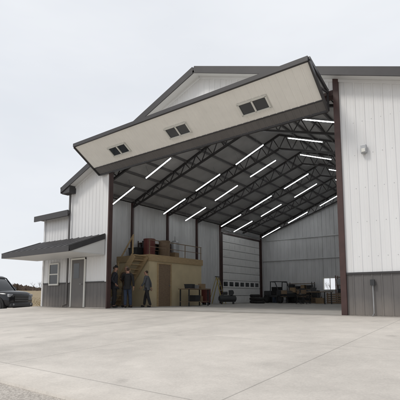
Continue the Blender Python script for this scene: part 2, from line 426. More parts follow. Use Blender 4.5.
for xc in (-11.32,-8.40,-5.48):
    mb=MB()
    cc=P0+du*(.54*dl)
    def wp(u,s,w): p=cc+du*s+nrm*w; return Vector((u,p.y,p.z))
    hw,hh=.46,.20
    def bar(u0,s0,u1,s1,wd,m): mb.beam(wp(u0,s0,.030),wp(u1,s1,.030),wd,.04,m,up=nrm)
    mb.face([wp(-hw,-hh,.020),wp(hw,-hh,.020),wp(hw,hh,.020),wp(-hw,hh,.020)],1)
    for s in (-hh,hh): bar(-hw-.03,s,hw+.03,s,.05,0)
    for u in (-hw,hw): bar(u,-hh,u,hh,.05,0)
    bar(0,-hh,0,hh,.05,0)
    if w0 is None:
        w0=mb.build('window',['frame','glass'],DO); w0.location=(xc,0,0)
    else:
        k=w0.copy(); COL.objects.link(k); k.location=(xc,0,0)
for ch in DO.children:
    ch.matrix_parent_inverse=Matrix.Identity(4)
mb=MB(); mb.beam((0,-.10,6.1),(0,-.12,5.6),.06,.012)
l0=mb.build('lift_strap',['dark'],H); l0.location=(-12.2,0,0)
for x in (-9.7,-7.1,-4.6):
    k=l0.copy(); COL.objects.link(k); k.location=(x,0,0)

# ---- wing + canopy
WX0=-17.75; WY=.18; WD=9.0; WT=4.18
mb=MB()
f2=lambda u,w,z:(u,WY-w,z)
mb.ribbed(WX0,XL,c(WZ),c(WT),f2); mb.ribbed(WX0,XL,c(0),c(WZ),f2,m=1)
mb.ribbed(WY,WD,c(WZ),c(WT),lambda u,w,z:(WX0-w,u,z)); mb.ribbed(WY,WD,c(0),c(WZ),lambda u,w,z:(WX0-w,u,z),m=1)
mb.ribbed(WX0,XL,c(0),c(WT),lambda u,w,z:(u,WD+w,z))
mb.box(WX0-.03,WX0+.07,WY-.05,WY-.0,0,WT,2); mb.box(WX0,XL-.03,WY-.040,WY,WZ-.025,WZ+.025,3)
mb.build('side_wing_wall',['white','wains','white','trim'],H,recalc=False)
mb=MB()
mb.prism_x([(WY-.35,WT),(WD+.3,WT),(WD+.3,WT+.12),((WY+WD)/2,WT+.75),(WY-.35,WT+.14)],WX0-.35,XL-.03)
mb.box(WX0-.37,XL-.03,WY-.40,WY-.35,WT-.10,WT+.16)
mb.build('side_wing_roof',['trim'],H)
mb=MB(); mb.box(WX0-.03,XL-.0,WY-.04,WD,-.7,.0); mb.box(XL-.02,JL,-.035,.0,-.02,.02)
mb.build('foundation',['conc'],H)
CX0,CX1=-17.95,-12.95; CY=-1.75; CH,CLo=3.03,2.36
mb=MB()
mb.prism_x([(-.03,CH),(-.03,CH-.10),(CY,CLo-.10),(CY,CLo)],XL,CX1)
mb.prism_x([(WY-.03,CH+.06),(WY-.03,CH-.04),(CY,CLo-.10),(CY,CLo)],CX0,XL-.001)
x=CX0+.1
while x<CX1:
    mb.beam((x,-.05,CH+.012),(x,CY,CLo+.012),.03,.02); x+=.45
mb.build('canopy_roof',['roof'],H)
mb=MB()
mb.box(CX0-.02,CX1+.02,CY-.03,CY-.0,CLo-.20,CLo+.03)
mb.beam((CX1+.015,CY,CLo-.08),(CX1+.015,-.04,CH-.08),.03,.22); mb.beam((CX0-.015,CY,CLo-.08),(CX0-.015,WY-.05,CH-.04),.03,.22)
mb.build('canopy_fascia',['trim'],H)
mb=MB()
mb.prism_x([(CY,CLo-.20),(CY,CLo-.185),(-.05,CLo-.185),(-.05,CLo-.20)],CX0,CX1)
mb.prism_x([(CY+.02,CLo-.18),(-.05,CLo-.18),(-.05,CH-.12)],CX1-.03,CX1-.005)
mb.build('canopy_soffit',['soffit'],H)
mb=MB(); mb.box(-15.12,-14.26,-.06,-.022,.02,2.06,0); mb.box(-14.98,-14.60,-.066,-.05,1.25,1.9,1)
for b_ in ((-15.19,-15.12),(-14.26,-14.19)): mb.box(b_[0],b_[1],-.075,-.02,.02,2.13,2)
mb.box(-15.19,-14.19,-.077,-.02,2.06,2.13,2)
ED=mb.build('entry_door',['wains','glass','frame'],H)
mb=MB(); mb.cyl((-14.36,-.06,1.0),(-14.36,-.12,1.0),.014); mb.cyl((-14.36,-.12,1.0),(-14.48,-.12,1.0),.012)
k=mb.build('handle',['chrome'],ED); k.matrix_parent_inverse=Matrix.Identity(4)
mb=MB(); y=WY-.05
mb.box(-17.1,-16.45,y-.01,y+.03,1.05,1.95,1)
mb.box(-17.16,-16.39,y-.03,y+.02,1.95,2.02,0); mb.box(-17.16,-16.39,y-.03,y+.02,.98,1.05,0)
mb.box(-17.16,-17.1,y-.03,y+.02,1.05,1.95,0); mb.box(-16.45,-16.39,y-.03,y+.02,1.05,1.95,0); mb.box(-17.1,-16.45,y-.025,y+.0,1.47,1.52,0)
mb.build('wing_window',['frame','glass'],H)
mb=MB(); mb.box(XL-.12,XL-.04,-.10,-.02,.1,rz(XL)-.1); mb.beam((XL-.08,-.06,.12),(XL-.08,-.3,.04),.07,.07)
mb.build('downspout',['wains'],H)
mb=MB(); mb.box(-2.74,-2.60,-.14,-.03,4.18,4.40); mb.box(-2.72,-2.62,-.16,-.14,4.20,4.30,1)
mb.build('wall_lamp',['galv','frame'],H,bevel=.01)
mb=MB(); mb.cyl((-2.62,-.06,.05),(-2.62,-.06,.75),.014,n=8); mb.box(-2.67,-2.57,-.11,-.03,.75,.90,1); mb.cyl((-2.62,-.06,.06),(-2.62,-.22,.0),.014,n=8)
mb.build('conduit_box',['galv','dark'],H)
mb=MB(); sx=LX+.05
y0,y1,zt=11.85,17.0,4.72
for i in range(9):
    z0=i*zt/9+.016; z1=(i+1)*zt/9-.016
    mb.box(sx-.02,sx+.035,y0,y1,z0,z1,0)
    for j in range(7):
        a=y0+.12+j*(y1-y0-.1)/7; mb.box(sx+.035,sx+.046,a,a+.48,z0+.10,z1-.10,(2 if i==2 else 0))
mb.box(sx,sx+.08,y0-.12,y0-.03,0,zt+.1,1); mb.box(sx,sx+.08,y1+.03,y1+.12,0,zt+.1,1); mb.box(sx,sx+.08,y0-.12,y1+.12,zt+.02,zt+.12,1)
mb.cyl((sx+.16,y0-.2,zt+.28),(sx+.16,y1+.2,zt+.28),.04,m=3)
mb.build('sectional_door',['secdoor','red','glass','galv'],H)
mb=MB()
for z in (3.2,4.8): mb.box(LX+.04,XR-.2,DEP-.2,DEP-.13,z,z+.07)
mb.build('wall_girt',['liner'],H)

# ---------------------------------------------------------------- mezzanine room
MX=-13.0; MY0,MY1=2.6,6.6; MZ=2.42
MR=root('mezzanine_room','tan storage room with plywood loft deck and wooden stair','mezzanine',(-14,2.6,0),world=True)
mb=MB(); mb.box(LX+.06,MX,MY0,MY1,0,MZ-.3); mb.build('room_wall',['cream'],MR)
mb=MB(); mb.box(LX+.04,MX+.06,MY0-.06,MY1+.06,MZ-.3,MZ); mb.build('loft_deck',['ply'],MR)
mb=MB(); mb.box(MX-.005,MX+.03,3.2,4.05,0,2.0,0); mb.box(MX,MX+.05,3.13,3.2,0,2.06,1); mb.box(MX,MX+.05,4.05,4.12,0,2.06,1); mb.box(MX,MX+.05,3.2,4.05,2.0,2.06,1); mb.cyl((MX+.03,3.95,1),(MX+.08,3.95,1),.03,m=2)
mb.build('room_door',['wood','ply','chrome'],MR)
mb=MB(); RH=.68
for y in (2.6,3.9,5.2,6.55): mb.beam((MX,y,MZ),(MX,y,MZ+RH),.03,.03)
mb.beam((MX,2.55,MZ+RH),(MX,6.6,MZ+RH),.03,.035); mb.beam((MX,2.6,MZ+.36),(MX,6.6,MZ+.36),.02,.025)
mb.build('railing',['wood'],MR)
mb=MB(); a=Vector((-15.0,2.05,0)); b_=Vector((-13.05,2.05,MZ))
for dy in (-.4,.4):
    mb.beam(a+Vector((0,dy,.05)),b_+Vector((0,dy,-.12)),.05,.26)
for i in range(12):
    t=(i+.5)/12; p=a.lerp(b_,t); mb.box(p.x-.12,p.x+.12,1.66,2.44,p.z-.02,p.z+.02)
mb.beam(a+Vector((0,-.42,.8)),b_+Vector((0,-.42,.8)),.035,.06)
for t in (.02,.5,.98): p=a.lerp(b_,t); mb.beam(p+Vector((0,-.42,0)),p+Vector((0,-.42,.8)),.05,.05)
mb.build('staircase',['ply'],MR)

# ---------------------------------------------------------------- props
def crate(loc,rot,w,d,h,m,rel=None):
    nm='cardboard_box' if m=='card' else 'storage_bin'
    lab={'card':'brown cardboard box with folded flaps','blue':'blue plastic storage bin with lid','redp':'dark red plastic storage bin with lid','dark':'black plastic storage bin with lid','frame':'off-white plastic storage bin with lid','wood':'slatted wooden crate with open top','galv':'grey plastic storage bin with lid'}[m]
    if rel is not None:
        ca,sa=math.cos(rel.rotation_euler[2]),math.sin(rel.rotation_euler[2])
        loc=(rel.location[0]+loc[0]*ca-loc[1]*sa,rel.location[1]+loc[0]*sa+loc[1]*ca,rel.location[2]+loc[2]); rot=rel.rotation_euler[2]
        lab+=' standing on a rack shelf'
    else: lab+=' standing in the workshop'
    mb=MB()
    if m=='wood':
        nm='wooden_crate'
        for x in (-w/2+.03,w/2-.03):
            for y in (-d/2+.03,d/2-.03): mb.box(x-.03,x+.03,y-.03,y+.03,0,h)
        z=.03
        while z<h-.05:
            mb.box(-w/2-.01,w/2+.01,-d/2-.02,-d/2,z,z+.09); mb.box(-w/2-.01,w/2+.01,d/2,d/2+.02,z,z+.09)
            mb.box(-w/2-.02,-w/2,-d/2,d/2,z,z+.09); mb.box(w/2,w/2+.02,-d/2,d/2,z,z+.09); z+=.13
        mb.box(-w/2,w/2,-d/2,d/2,.01,.03)
    elif m=='card':
        mb.box(-w/2,w/2,-d/2,d/2,0,h); mb.box(-w/2,-.004,-d/2,d/2,h,h+.006); mb.box(.004,w/2,-d/2,d/2,h,h+.006)
    else:
        mb.v+=[(sx_*w/2*s_,sy*d/2*s_,z) for z,s_ in ((0,.88),(h*.9,1)) for sx_,sy in ((-1,-1),(1,-1),(1,1),(-1,1))]
        for q in ((0,3,2,1),(4,5,6,7),(0,1,5,4),(1,2,6,5),(2,3,7,6),(3,0,4,7)): mb.f.append(q); mb.m.append(0)
        mb.box(-w/2-.015,w/2+.015,-d/2-.015,d/2+.015,h*.9,h)
    o=mb.build(nm,[m],bevel=.006); o.location=loc; o.rotation_euler=(0,0,rot); o['label']=lab; o['category']='box'
    return o
def shelving(loc,rot,label,colr='red',w=1.8,h=2.1,d=.6,n=4):
    r=root('shelving_unit',label,'shelf',loc,rot)
    for x in (-w/2,w/2):
        mb=MB()
        for y in (-d/2,d/2): mb.box(x-.02,x+.02,y-.02,y+.02,0,h)
        mb.beam((x,-d/2,.2),(x,d/2,h*.5),.02,.02); mb.beam((x,d/2,h*.5),(x,-d/2,h*.95),.02,.02)
        mb.build('upright',[colr],r)
    for i in range(n):
        mb=MB(); z=.15+i*(h-.25)/(n-1); mb.box(-w/2-.02,w/2+.02,-d/2-.02,d/2+.02,z-.03,z)
        mb.build('shelf',['wood'],r)
    for i in range(n-1):
        z=.15+i*(h-.25)/(n-1)+.001; x=-w/2+.1
        while x<w/2-.35:
            bw=random.uniform(.2,.45); bh=random.uniform(.15,.42)
            crate((x+bw/2,random.uniform(-.05,.05),z),0,bw,.4,min(bh,(h-.25)/(n-1)-.06),random.choice(['card','dark','galv','redp','dark','dark']),r)
            x+=bw+random.uniform(.03,.2)
    return r
def drum(loc,m,label):
    mb=MB(); r=.29
    mb.cyl((0,0,0),(0,0,.88),r,n=28)
    for z in (.02,.3,.58,.86): mb.cyl((0,0,z-.015),(0,0,z+.015),r+.012,n=28)
    mb.cyl((.15,0,.88),(.15,0,.90),.03,n=10)
    o=mb.build('steel_drum',[m]); o.location=loc; o['label']=label; o['category']='drum'; return o
def table(loc,rot,label,w=1.8,d=.75,h=.76,top='wood',leg='galv',shelf=False):
    r=root('work_table',label,'table',loc,rot)
    mb=MB(); mb.box(-w/2,w/2,-d/2,d/2,h-.04,h); mb.build('table_top',[top],r,bevel=.008)
    mb0=MB(); mb0.box(-.025,.025,-.025,.025,0,h-.041)
    l=mb0.build('leg',[leg],r); l.location=(-w/2+.08,-d/2+.08,0)
    for x,y in ((w/2-.08,-d/2+.08),(w/2-.08,d/2-.08),(-w/2+.08,d/2-.08)):
        k=l.copy(); COL.objects.link(k); k.location=(x,y,0)
    if shelf:
        mb=MB(); mb.box(-w/2+.05,w/2-.05,-d/2+.05,d/2-.05,.2,.23); mb.build('lower_shelf',[top],r)
    return r
def chair(loc,rot,m,label):
    r=root('folding_chair',label,'chair',loc,rot,group='folding chairs by the tables')
    mb=MB(); mb.box(-.21,.21,-.2,.2,.43,.46); mb.build('seat',[m],r,bevel=.01)
    mb=MB(); mb.box(-.2,.2,.22,.245,.62,.86); mb.build('backrest',[m],r,bevel=.01)
    mb=MB()
    for x in (-.22,.22): mb.beam((x,-.24,0),(x,.24,.87),.025,.025); mb.beam((x,.26,0),(x,-.16,.45),.025,.025)
    mb.beam((-.22,.1,.58),(.22,.1,.58),.02,.02); mb.beam((-.22,.05,.2),(.22,.05,.2),.02,.02)
    mb.build('frame',['dark'],r)
    return r
def torus_tyres(loc,n):
    for i in range(n):
        mb=MB(); N_,K=26,10
        for a in range(N_):
            for b in range(K):
                def pt(a,b):
                    A=2*math.pi*a/N_; B=2*math.pi*b/K
                    R=.26+.095*math.cos(B); return (R*math.cos(A),R*math.sin(A),.10+.10*math.copysign(abs(math.sin(B))**.7,math.sin(B)))
                mb.face([pt(a,b),pt(a+1,b),pt(a+1,b+1),pt(a,b+1)])
        o=mb.build('tyre',['black'],smooth=True); o.location=(loc[0]+random.uniform(-.03,.03),loc[1]+random.uniform(-.03,.03),loc[2]+i*.2)
        o['label']='black rubber tyre lying flat in a stack'; o['category']='tyre'; o['group']='stacked tyres on the shop floor'
crate((-14.5,3.2,MZ),0,.6,.5,.45,'dark'); crate((-14.0,5.4,MZ),.2,.5,.45,.35,'card')
drum((-13.9,3.5,MZ),'redp','dark red steel drum standing on the loft deck'); drum((-13.8,4.5,MZ),'wood','rusty brown steel drum standing on the loft deck'); drum((-14.5,4.0,MZ),'dark','black steel drum standing on the loft deck')
shelving((-14.95,5.0,MZ),math.pi/2,'low loaded shelf against the loft wall','red',2.0,.95,.5,3)
mb=MB(); mb.cyl((0,0,.15),(0,0,1.05),.25,n=26); mb.cyl((0,0,1.05),(0,0,1.15),.25,.12,n=26)
for a in (0,2.1,4.2): mb.cyl((.2*math.cos(a),.2*math.sin(a),0),(.2*math.cos(a),.2*math.sin(a),.16),.02,n=8)
mb.cyl((0,0,1.15),(0,0,1.4),.03,n=8)
o=mb.build('water_heater',['galv']); o.location=(-14.6,6.25,MZ); o['label']='grey cylindrical water heater on the loft deck'; o['category']='water heater'
table((-12.3,5.1,0),math.pi/2,'wooden workbench with steel legs by the storage room',1.7,.7,.85,'wood','dark',shelf=True)
crate((-12.3,4.7,.85),.2,.42,.33,.22,'dark'); crate((-12.35,5.2,.85),1.6,.36,.28,.18,'galv'); crate((-12.3,5.7,.85),1.5,.3,.25,.25,'card')
crate((-12.3,5.1,.23),0,.45,.4,.3,'dark'); crate((-12.35,5.55,.23),.3,.3,.3,.25,'card')
def chest(loc,rot):
    r=root('tool_chest','dark red rolling tool chest with drawers on castors','tool chest',loc,rot)
    mb=MB(); mb.box(-.36,.36,-.24,.24,.12,.9); mb.build('cabinet',['redp'],r,bevel=.01)
    for i in range(5):
        z=.16+i*.145; mb=MB(); mb.box(-.33,.33,-.255,-.24,z,z+.125); mb.box(-.26,.26,-.275,-.255,z+.085,z+.10,1); mb.build('drawer',['redp','dark'],r)
    for x in (-.3,.3):
        for y in (-.18,.18): mb=MB(); mb.cyl((x-.02,y,.06),(x+.02,y,.06),.06,n=14); mb.box(x-.025,x+.025,y-.03,y+.03,.08,.12); mb.build('castor',['black'],r)
chest((-13.4,7.4,0),math.pi/2+.25)
r=root('air_compressor','dark horizontal air compressor with motor on top','compressor',(-13.3,9.6,0),.8); r.scale=(.8,.8,.8)
mb=MB(); mb.cyl((-.6,0,.42),(.6,0,.42),.25,n=24); mb.cyl((-.68,0,.42),(-.6,0,.42),.12,.25,n=24); mb.cyl((.6,0,.42),(.68,0,.42),.25,.12,n=24)
for x in (-.45,.45):
    for y in (-.16,.16): mb.box(x-.03,x+.03,y-.03,y+.03,0,.25)
mb.build('tank',['dark'],r)
mb=MB(); mb.cyl((-.35,0,.82),(.0,0,.82),.12,n=16); mb.box(.12,.42,-.13,.13,.68,1.05); mb.cyl((.27,-.18,.86),(.27,-.13,.86),.2,n=20); mb.build('motor',['dark'],r,bevel=.01)
r=root('step_ladder','yellow fibreglass step ladder standing open on the floor','ladder',(-14.5,10.3,0),math.pi/2+.2)
for s in (-1,1):
    mb=MB(); mb.beam((s*.28,-.45,0),(s*.19,0,1.7),.06,.03); mb.build('rail',['yellow'],r)
    mb=MB(); mb.beam((s*.26,.5,0),(s*.17,.02,1.65),.05,.03); mb.build('rail',['yellow'],r)
for i in range(5):
    t=(i+1)/6; mb=MB(); mb.box(-.27+.08*t,.27-.08*t,-.45+.45*t-.04,-.45+.45*t+.04,1.7*t-.015,1.7*t+.015); mb.build('tread',['galv'],r)
mb=MB(); mb.box(-.22,.22,-.06,.08,1.68,1.73); mb.build('top_cap',['dark'],r)
torus_tyres((-13.6,13.4,.003),3); torus_tyres((-12.9,12.9,.003),2)
shelving((-11.9,17.25,0),0,'dark steel rack loaded with boxes by the rear wall','steel',1.9,1.5,.5,4)
shelving((-8.3,17.25,0),0,'dark red steel rack loaded with boxes by the rear wall','redp',1.9,1.9,.5,4)
table((-11.0,15.4,0),.25,'long wooden folding table on the shop floor',2.2,.8,.76,'wood','dark')
table((-9.3,13.6,0),-.3,'brown folding table on the shop floor',1.8,.8,.76,'wood','dark')
c0=chair((-11.9,14.3,0),.7+math.pi,'wood','brown folding chair standing near a table')
for loc,rt in (((-10.6,14.3,0),2.4),((-9.9,12.6,0),4.2)):
    copy_thing(c0,loc,rt)
drum((-13.5,16.5,0),'blue','dark blue steel drum on the floor by the rear wall'); drum((-14.3,16.8,0),'dark','black steel drum on the floor by the rear corner'); drum((-10.75,17.2,0),'dark','black steel drum on the floor beside the rack')
crate((-8.9,15.6,0),.3,.9,.8,.7,'wood'); crate((-10.4,16.4,0),.4,.7,.6,.45,'wood'); crate((-10.4,16.4,.46),.1,.5,.4,.3,'dark')
crate((-11.0,15.4,.76),.4,.4,.3,.25,'dark'); crate((-11.6,15.2,.76),.1,.35,.3,.3,'card'); crate((-9.5,13.6,.76),.3,.35,.3,.24,'dark'); crate((-12.0,16.0,0),.8,.5,.45,.42,'dark'); crate((-9.6,14.9,0),.2,.5,.4,.35,'card')
def wheel_mesh(R,w,parent,loc,rim='chrome'):
    mb=MB(); n=28
    prof=[(R*.62,-w/2),(R*.93,-w/2),(R,-w*.36),(R,w*.36),(R*.93,w/2),(R*.62,w/2)]
    for i in range(len(prof)-1):
        for k in range(n):
            a0,a1=2*math.pi*k/n,2*math.pi*(k+1)/n
            (r0,y0),(r1,y1)=prof[i],prof[i+1]
            mb.face([(r0*math.cos(a0),y0,r0*math.sin(a0)),(r0*math.cos(a1),y0,r0*math.sin(a1)),(r1*math.cos(a1),y1,r1*math.sin(a1)),(r1*math.cos(a0),y1,r1*math.sin(a0))],0)
    W=mb.build('wheel',['black'],parent,recalc=False); W.location=loc
    mb=MB(); mb.cyl((0,-w*.34,0),(0,w*.34,0),R*.62,n=n,m=1)
    for k in range(10):
        a=2*math.pi*k/10; mb.beam((0,-w*.37,0),(R*.58*math.cos(a),-w*.37,R*.58*math.sin(a)),.045,.03,0,up=(0,1,0)); mb.beam((0,w*.37,0),(R*.58*math.cos(a),w*.37,R*.58*math.sin(a)),.045,.03,0,up=(0,1,0))
    mb.cyl((0,-w*.42,0),(0,w*.42,0),R*.16,n=14)
    mb.build('rim',[rim,'black'],W)
    return W
r=root('utility_cart','dark off-road utility cart parked near the rear wall','utility cart',(-12.6,15.2,0),-.5); r.scale=(.9,.9,.9)
mb=MB()
mb.prism_y([(-1.3,.45),(1.3,.45),(1.35,.75),(1.0,.95),(.45,1.0),(.4,.6),(-.35,.6),(-.4,.95),(-1.3,.95)],-.6,.6)
mb.build('body',['dark'],r,bevel=.04)
mb=MB()
for y in (-.55,.55):
    mb.beam((.6,y,.98),(.2,y,1.6),.05,.05); mb.beam((.2,y,1.6),(-.4,y,1.65),.05,.05); mb.beam((-.4,y,1.65),(-.45,y,.9),.05,.05)
mb.box(-.45,.25,-.58,.58,1.64,1.68); mb.build('roll_cage',['dark'],r)
mb=MB(); mb.box(-.3,.15,-.5,.5,.6,.78); mb.box(-.38,-.28,-.5,.5,.7,1.25); mb.build('seat',['black'],r,bevel=.03)
for x in (-.85,.9):
    for y in (-.62,.62): wheel_mesh(.32,.24,r,(x,y,.32),'dark')

# ---------------------------------------------------------------- car
def ring(x,zl,zh,hw,tuck,n=20,pw=3.2):
    cz=(zl+zh)/2; hh=(zh-zl)/2; out=[]
    for k in range(n):
        a=2*math.pi*k/n; ca,sa=math.cos(a),math.sin(a)
        y=hw*math.copysign(abs(ca)**(2/pw),ca); z=hh*math.copysign(abs(sa)**(2/pw),sa)
        if z>0: y*=1-tuck*(z/hh)
        out.append((x,y,cz+z))
    return out
def loft(mb,rings,m=0):
    i0=len(mb.v); n=len(rings[0])
    for r_ in rings: mb.v+=r_
    for j in range(len(rings)-1):
        for k in range(n):
            k2=(k+1)%n; mb.f.append((i0+j*n+k,i0+j*n+k2,i0+(j+1)*n+k2,i0+(j+1)*n+k)); mb.m.append(m)
    mb.f.append(tuple(i0+k for k in range(n))[::-1]); mb.m.append(m)
    mb.f.append(tuple(i0+(len(rings)-1)*n+k for k in range(n))); mb.m.append(m)
CR=root('parked_car','tall black sport utility vehicle parked on the gravel beside the wing','car',(-21.75,-.55,gs(-21.2,-.6)-.035),.36); CR.scale=(1,1,1.07)
mb=MB()
secs=[(-2.30,.45,1.0,.82),(-2.22,.36,1.14,.91),(-1.6,.34,1.18,.94),(-.5,.33,1.18,.95),(.85,.33,1.18,.95),(1.05,.33,1.17,.94),(1.6,.33,1.15,.93),(1.95,.34,1.12,.91),(2.12,.36,1.06,.87),(2.18,.44,.94,.80)]
loft(mb,[ring(x,a,b_,w,.05,24,4.5) for x,a,b_,w in secs])
mb.build('body',['paint'],CR,smooth=True)
mb=MB()
secs=[(-2.28,1.05,1.18,.80),(-2.16,1.05,1.74,.80),(-1.9,1.05,1.84,.81),(-.4,1.05,1.87,.81),(.45,1.05,1.84,.81),(.74,1.05,1.60,.81),(1.08,1.05,1.20,.81)]
loft(mb,[ring(x,a,b_,w,.12,24,6) for x,a,b_,w in secs])
mb.build('greenhouse_glass',['glass'],CR,smooth=True)
mb=MB()
loft(mb,[ring(x,z-.05,z+.03,w,0,16,4) for x,z,w in ((-2.16,1.74,.66),(-1.7,1.85,.70),(-.4,1.88,.71),(.35,1.86,.70),(.54,1.79,.68))])
for s in (-1,1):
    mb.beam((.52,s*.70,1.78),(1.08,s*.83,1.16),.06,.05); mb.beam((-.25,s*.72,1.82),(-.25,s*.83,1.14),.09,.05); mb.beam((-1.30,s*.72,1.80),(-1.35,s*.83,1.14),.10,.05); mb.beam((-2.12,s*.70,1.72),(-2.25,s*.82,1.14),.16,.06)
mb.build('roof_panel',['paint'],CR)
for s in (-1,1):
    mb=MB(); mb.beam((-1.8,s*.60,1.93),(.1,s*.60,1.94),.03,.03); mb.build('roof_rail',['dark'],CR)
for s in (-1,1):
    mb=MB(); mb.box(2.05,2.175,s*.72-.13,s*.72+.13,.84,.98); mb.build('headlight',['lens'],CR,bevel=.02)
    mb=MB(); mb.cyl((2.1,s*.62,.50),(2.27,s*.62,.50),.05,n=14); mb.build('fog_lamp',['lens'],CR)
    mb=MB(); loft(mb,[ring(x,1.14,1.32,w,0,12,2.5) for x,w in ((.70,.05),(.76,.10),(.84,.10),(.90,.05))]); mr_=mb.build('side_mirror',['paint'],CR,smooth=True); mr_.location=(0,s*1.03,0)
    for x in (-.55,.2):
        mb=MB(); mb.beam((x-.28,s*.955,.99),(x-.1,s*.955,.99),.025,.025); mb.build('handle',['dark'],CR)
    for x in (-1.22,-.22,.90):
        mb=MB(); mb.beam((x,s*.948,.46),(x,s*.948,1.08),.008,.012,up=(0,1,0)); mb.build('door_gap',['black'],CR)
    mb=MB(); mb.beam((-.9,s*.95,.34),(.95,s*.95,.34),.14,.05); mb.build('running_board',['dark'],CR)
mb=MB(); mb.box(2.1,2.205,-.50,.50,.62,.90,0)
for z in (.68,.76,.84): mb.box(2.205,2.215,-.48,.48,z-.006,z+.006,1)
mb.build('grille',['black','galv'],CR)
mb=MB(); mb.box(2.06,2.27,-.78,.78,.38,.56); mb.build('bumper',['dark'],CR,bevel=.04)
for x in (-1.42,1.50):
    for s in (-1,1):
        mb=MB(); mb.cyl((x,s*.70,.42),(x,s*.955,.42),.46,n=28); mb.build('wheel_arch',['black'],CR)
        wheel_mesh(.39,.25,CR,(x,s*.865,.39),'galv')

# ---------------------------------------------------------------- people
def skinned(name,chains,mats,parent,sub=2):
    vs=[];ed=[];rad=[];roots=[]
    for V,E,R in chains:
        idx={}
        for k,(p,r) in V.items():
            idx[k]=len(vs); vs.append(p); rad.append(r)
        for a,b in E: ed.append((idx[a],idx[b]))
        roots.append(idx[R])
    me=bpy.data.meshes.new(name); me.from_pydata(vs,ed,[])
    me.materials.append(M[mats] if isinstance(mats,str) else mats)
    o=bpy.data.objects.new(name,me); COL.objects.link(o)
    md=o.modifiers.new('skin','SKIN'); md.use_smooth_shade=True
    sk=me.skin_vertices[0].data
    for i,r in enumerate(rad):
        sk[i].radius=(r,r) if not isinstance(r,tuple) else r
        sk[i].use_root=(i in roots)
    ss=o.modifiers.new('sub','SUBSURF'); ss.levels=sub; ss.render_levels=sub
    if parent: o.parent=parent
    return o
def person(loc,rot,label,jacket,trousers,hair,armL,armR,hgt=1.0,shoe='black',stance=.1,stride=0.0,shift=0.0,lean=0.0,nod=0.0,cap=None,bulk=1.0):
    r=root('person',label,'person',loc,rot); r.scale=(hgt,)*3
    def P(x,y,z): return (x+shift*min(1,z/.9),y-lean*max(0,z-.9),z)
    sh={'l':P(.185,0,1.43),'r':P(-.185,0,1.43)}
    arms={'l':tuple(P(*q) for q in armL),'r':tuple(P(*q) for q in armR)}
    hd=lambda x,y,z:P(x,y-nod,z-abs(nod)*.4)
    V={'pel':(P(0,0,.95),(.12,.095)),'sp':(P(0,.01,1.12),(.115,.095)),'ch':(P(0,.0,1.31),(.13,.10)),'uc':(P(0,.005,1.43),(.085,.08)),
       'nk':(P(0,.005-nod*.4,1.51),.052),'hb':(hd(0,-.015,1.575),.068),'hm':(hd(0,-.02,1.645),.085),'ht':(hd(0,.0,1.715),.068),'ns':(hd(0,-.110,1.632),.012)}
    E=[('pel','sp'),('sp','ch'),('ch','uc'),('uc','nk'),('nk','hb'),('hb','hm'),('hm','ht'),('hm','ns')]
    chains=[]
    for s,sg in (('l',1),('r',-1)):
        el,wr=arms[s]
        V['s'+s]=(sh[s],.048); V['e'+s]=(el,.036); V['w'+s]=(wr,.026)
        d=(Vector(wr)-Vector(el)).normalized(); pm=Vector(wr)+d*.07
        V['p'+s]=(tuple(pm),(.036,.018))
        E+=[('uc','s'+s),('s'+s,'e'+s),('e'+s,'w'+s),('w'+s,'p'+s)]
        hx=sg*stance; yo=stride*sg
        V['h'+s]=(P(sg*.09,0,.88),.078); V['k'+s]=(P(hx,-.02+yo*.5,.50),.052); V['a'+s]=((hx*1.05,.02+yo,.09),.036); V['t'+s]=((hx*1.15,-.12+yo,.04),.034)
        E+=[('pel','h'+s),('h'+s,'k'+s),('k'+s,'a'+s),('a'+s,'t'+s)]
        side=d.cross(Vector((1,0,0)))
        if side.length<.2: side=d.cross(Vector((0,1,0)))
        side.normalize(); nr=d.cross(side).normalized()
        if nr.x*sg>0: nr=-nr
        for fi,(off,ln) in enumerate(((-.027,.070),(-.009,.082),(.009,.076),(.027,.058))):
            b0=pm+side*off*.8+d*.01; b1=b0+d*ln*.5+side*off*.1+nr*.006; b2=b1+d*ln*.35+nr*.018; b3=b2+d*ln*.2+nr*.022
            chains.append(({0:(tuple(b0),.0095),1:(tuple(b1),.009),2:(tuple(b2),.0085),3:(tuple(b3),.007)},[(0,1),(1,2),(2,3)],0))
        b0=pm-side*.022-d*.03; b1=b0-side*.03+d*.03+nr*.01; b2=b1+d*.035+nr*.012-side*.004
        chains.append(({0:(tuple(b0),.012),1:(tuple(b1),.0105),2:(tuple(b2),.008)},[(0,1),(1,2)],0))
    chains.insert(0,(V,E,'pel'))
    skinned('body',chains,'skin',r,2)
    B=bulk
    JV={'hem':(P(0,0,.80),(.178*B,.145*B)),'pel':(P(0,0,.95),(.172*B,.142*B)),'sp':(P(0,.01,1.12),(.165*B,.138*B)),'ch':(P(0,.0,1.31),(.178*B,.145*B)),'uc':(P(0,.005,1.43),(.115,.105)),'nk':(P(0,.01,1.50),.070)}
    JE=[('hem','pel'),('pel','sp'),('sp','ch'),('ch','uc'),('uc','nk')]
    for s in 'lr':
        el,wr=arms[s]; d=Vector(wr)-Vector(el)
        endp=Vector(el)+d*.97
        JV['s'+s]=(sh[s],.072); JV['e'+s]=(el,.058); JV['w'+s]=(tuple(endp),.043)
        JE+=[('uc','s'+s),('s'+s,'e'+s),('e'+s,'w'+s)]
    skinned('jacket',[(JV,JE,'pel')],jacket,r,2)
    TV={'top':(P(0,0,1.06),(.135,.11)),'pel':(P(0,0,.95),(.150,.122))}; TE=[('top','pel')]
    for s,sg in (('l',1),('r',-1)):
        hx=sg*stance; yo=stride*sg
        TV['h'+s]=(P(sg*.092,0,.84),.104); TV['k'+s]=(P(hx,-.02+yo*.5,.50),.080); TV['a'+s]=((hx*1.05,.02+yo,.075),.068); TE+=[('pel','h'+s),('h'+s,'k'+s),('k'+s,'a'+s)]
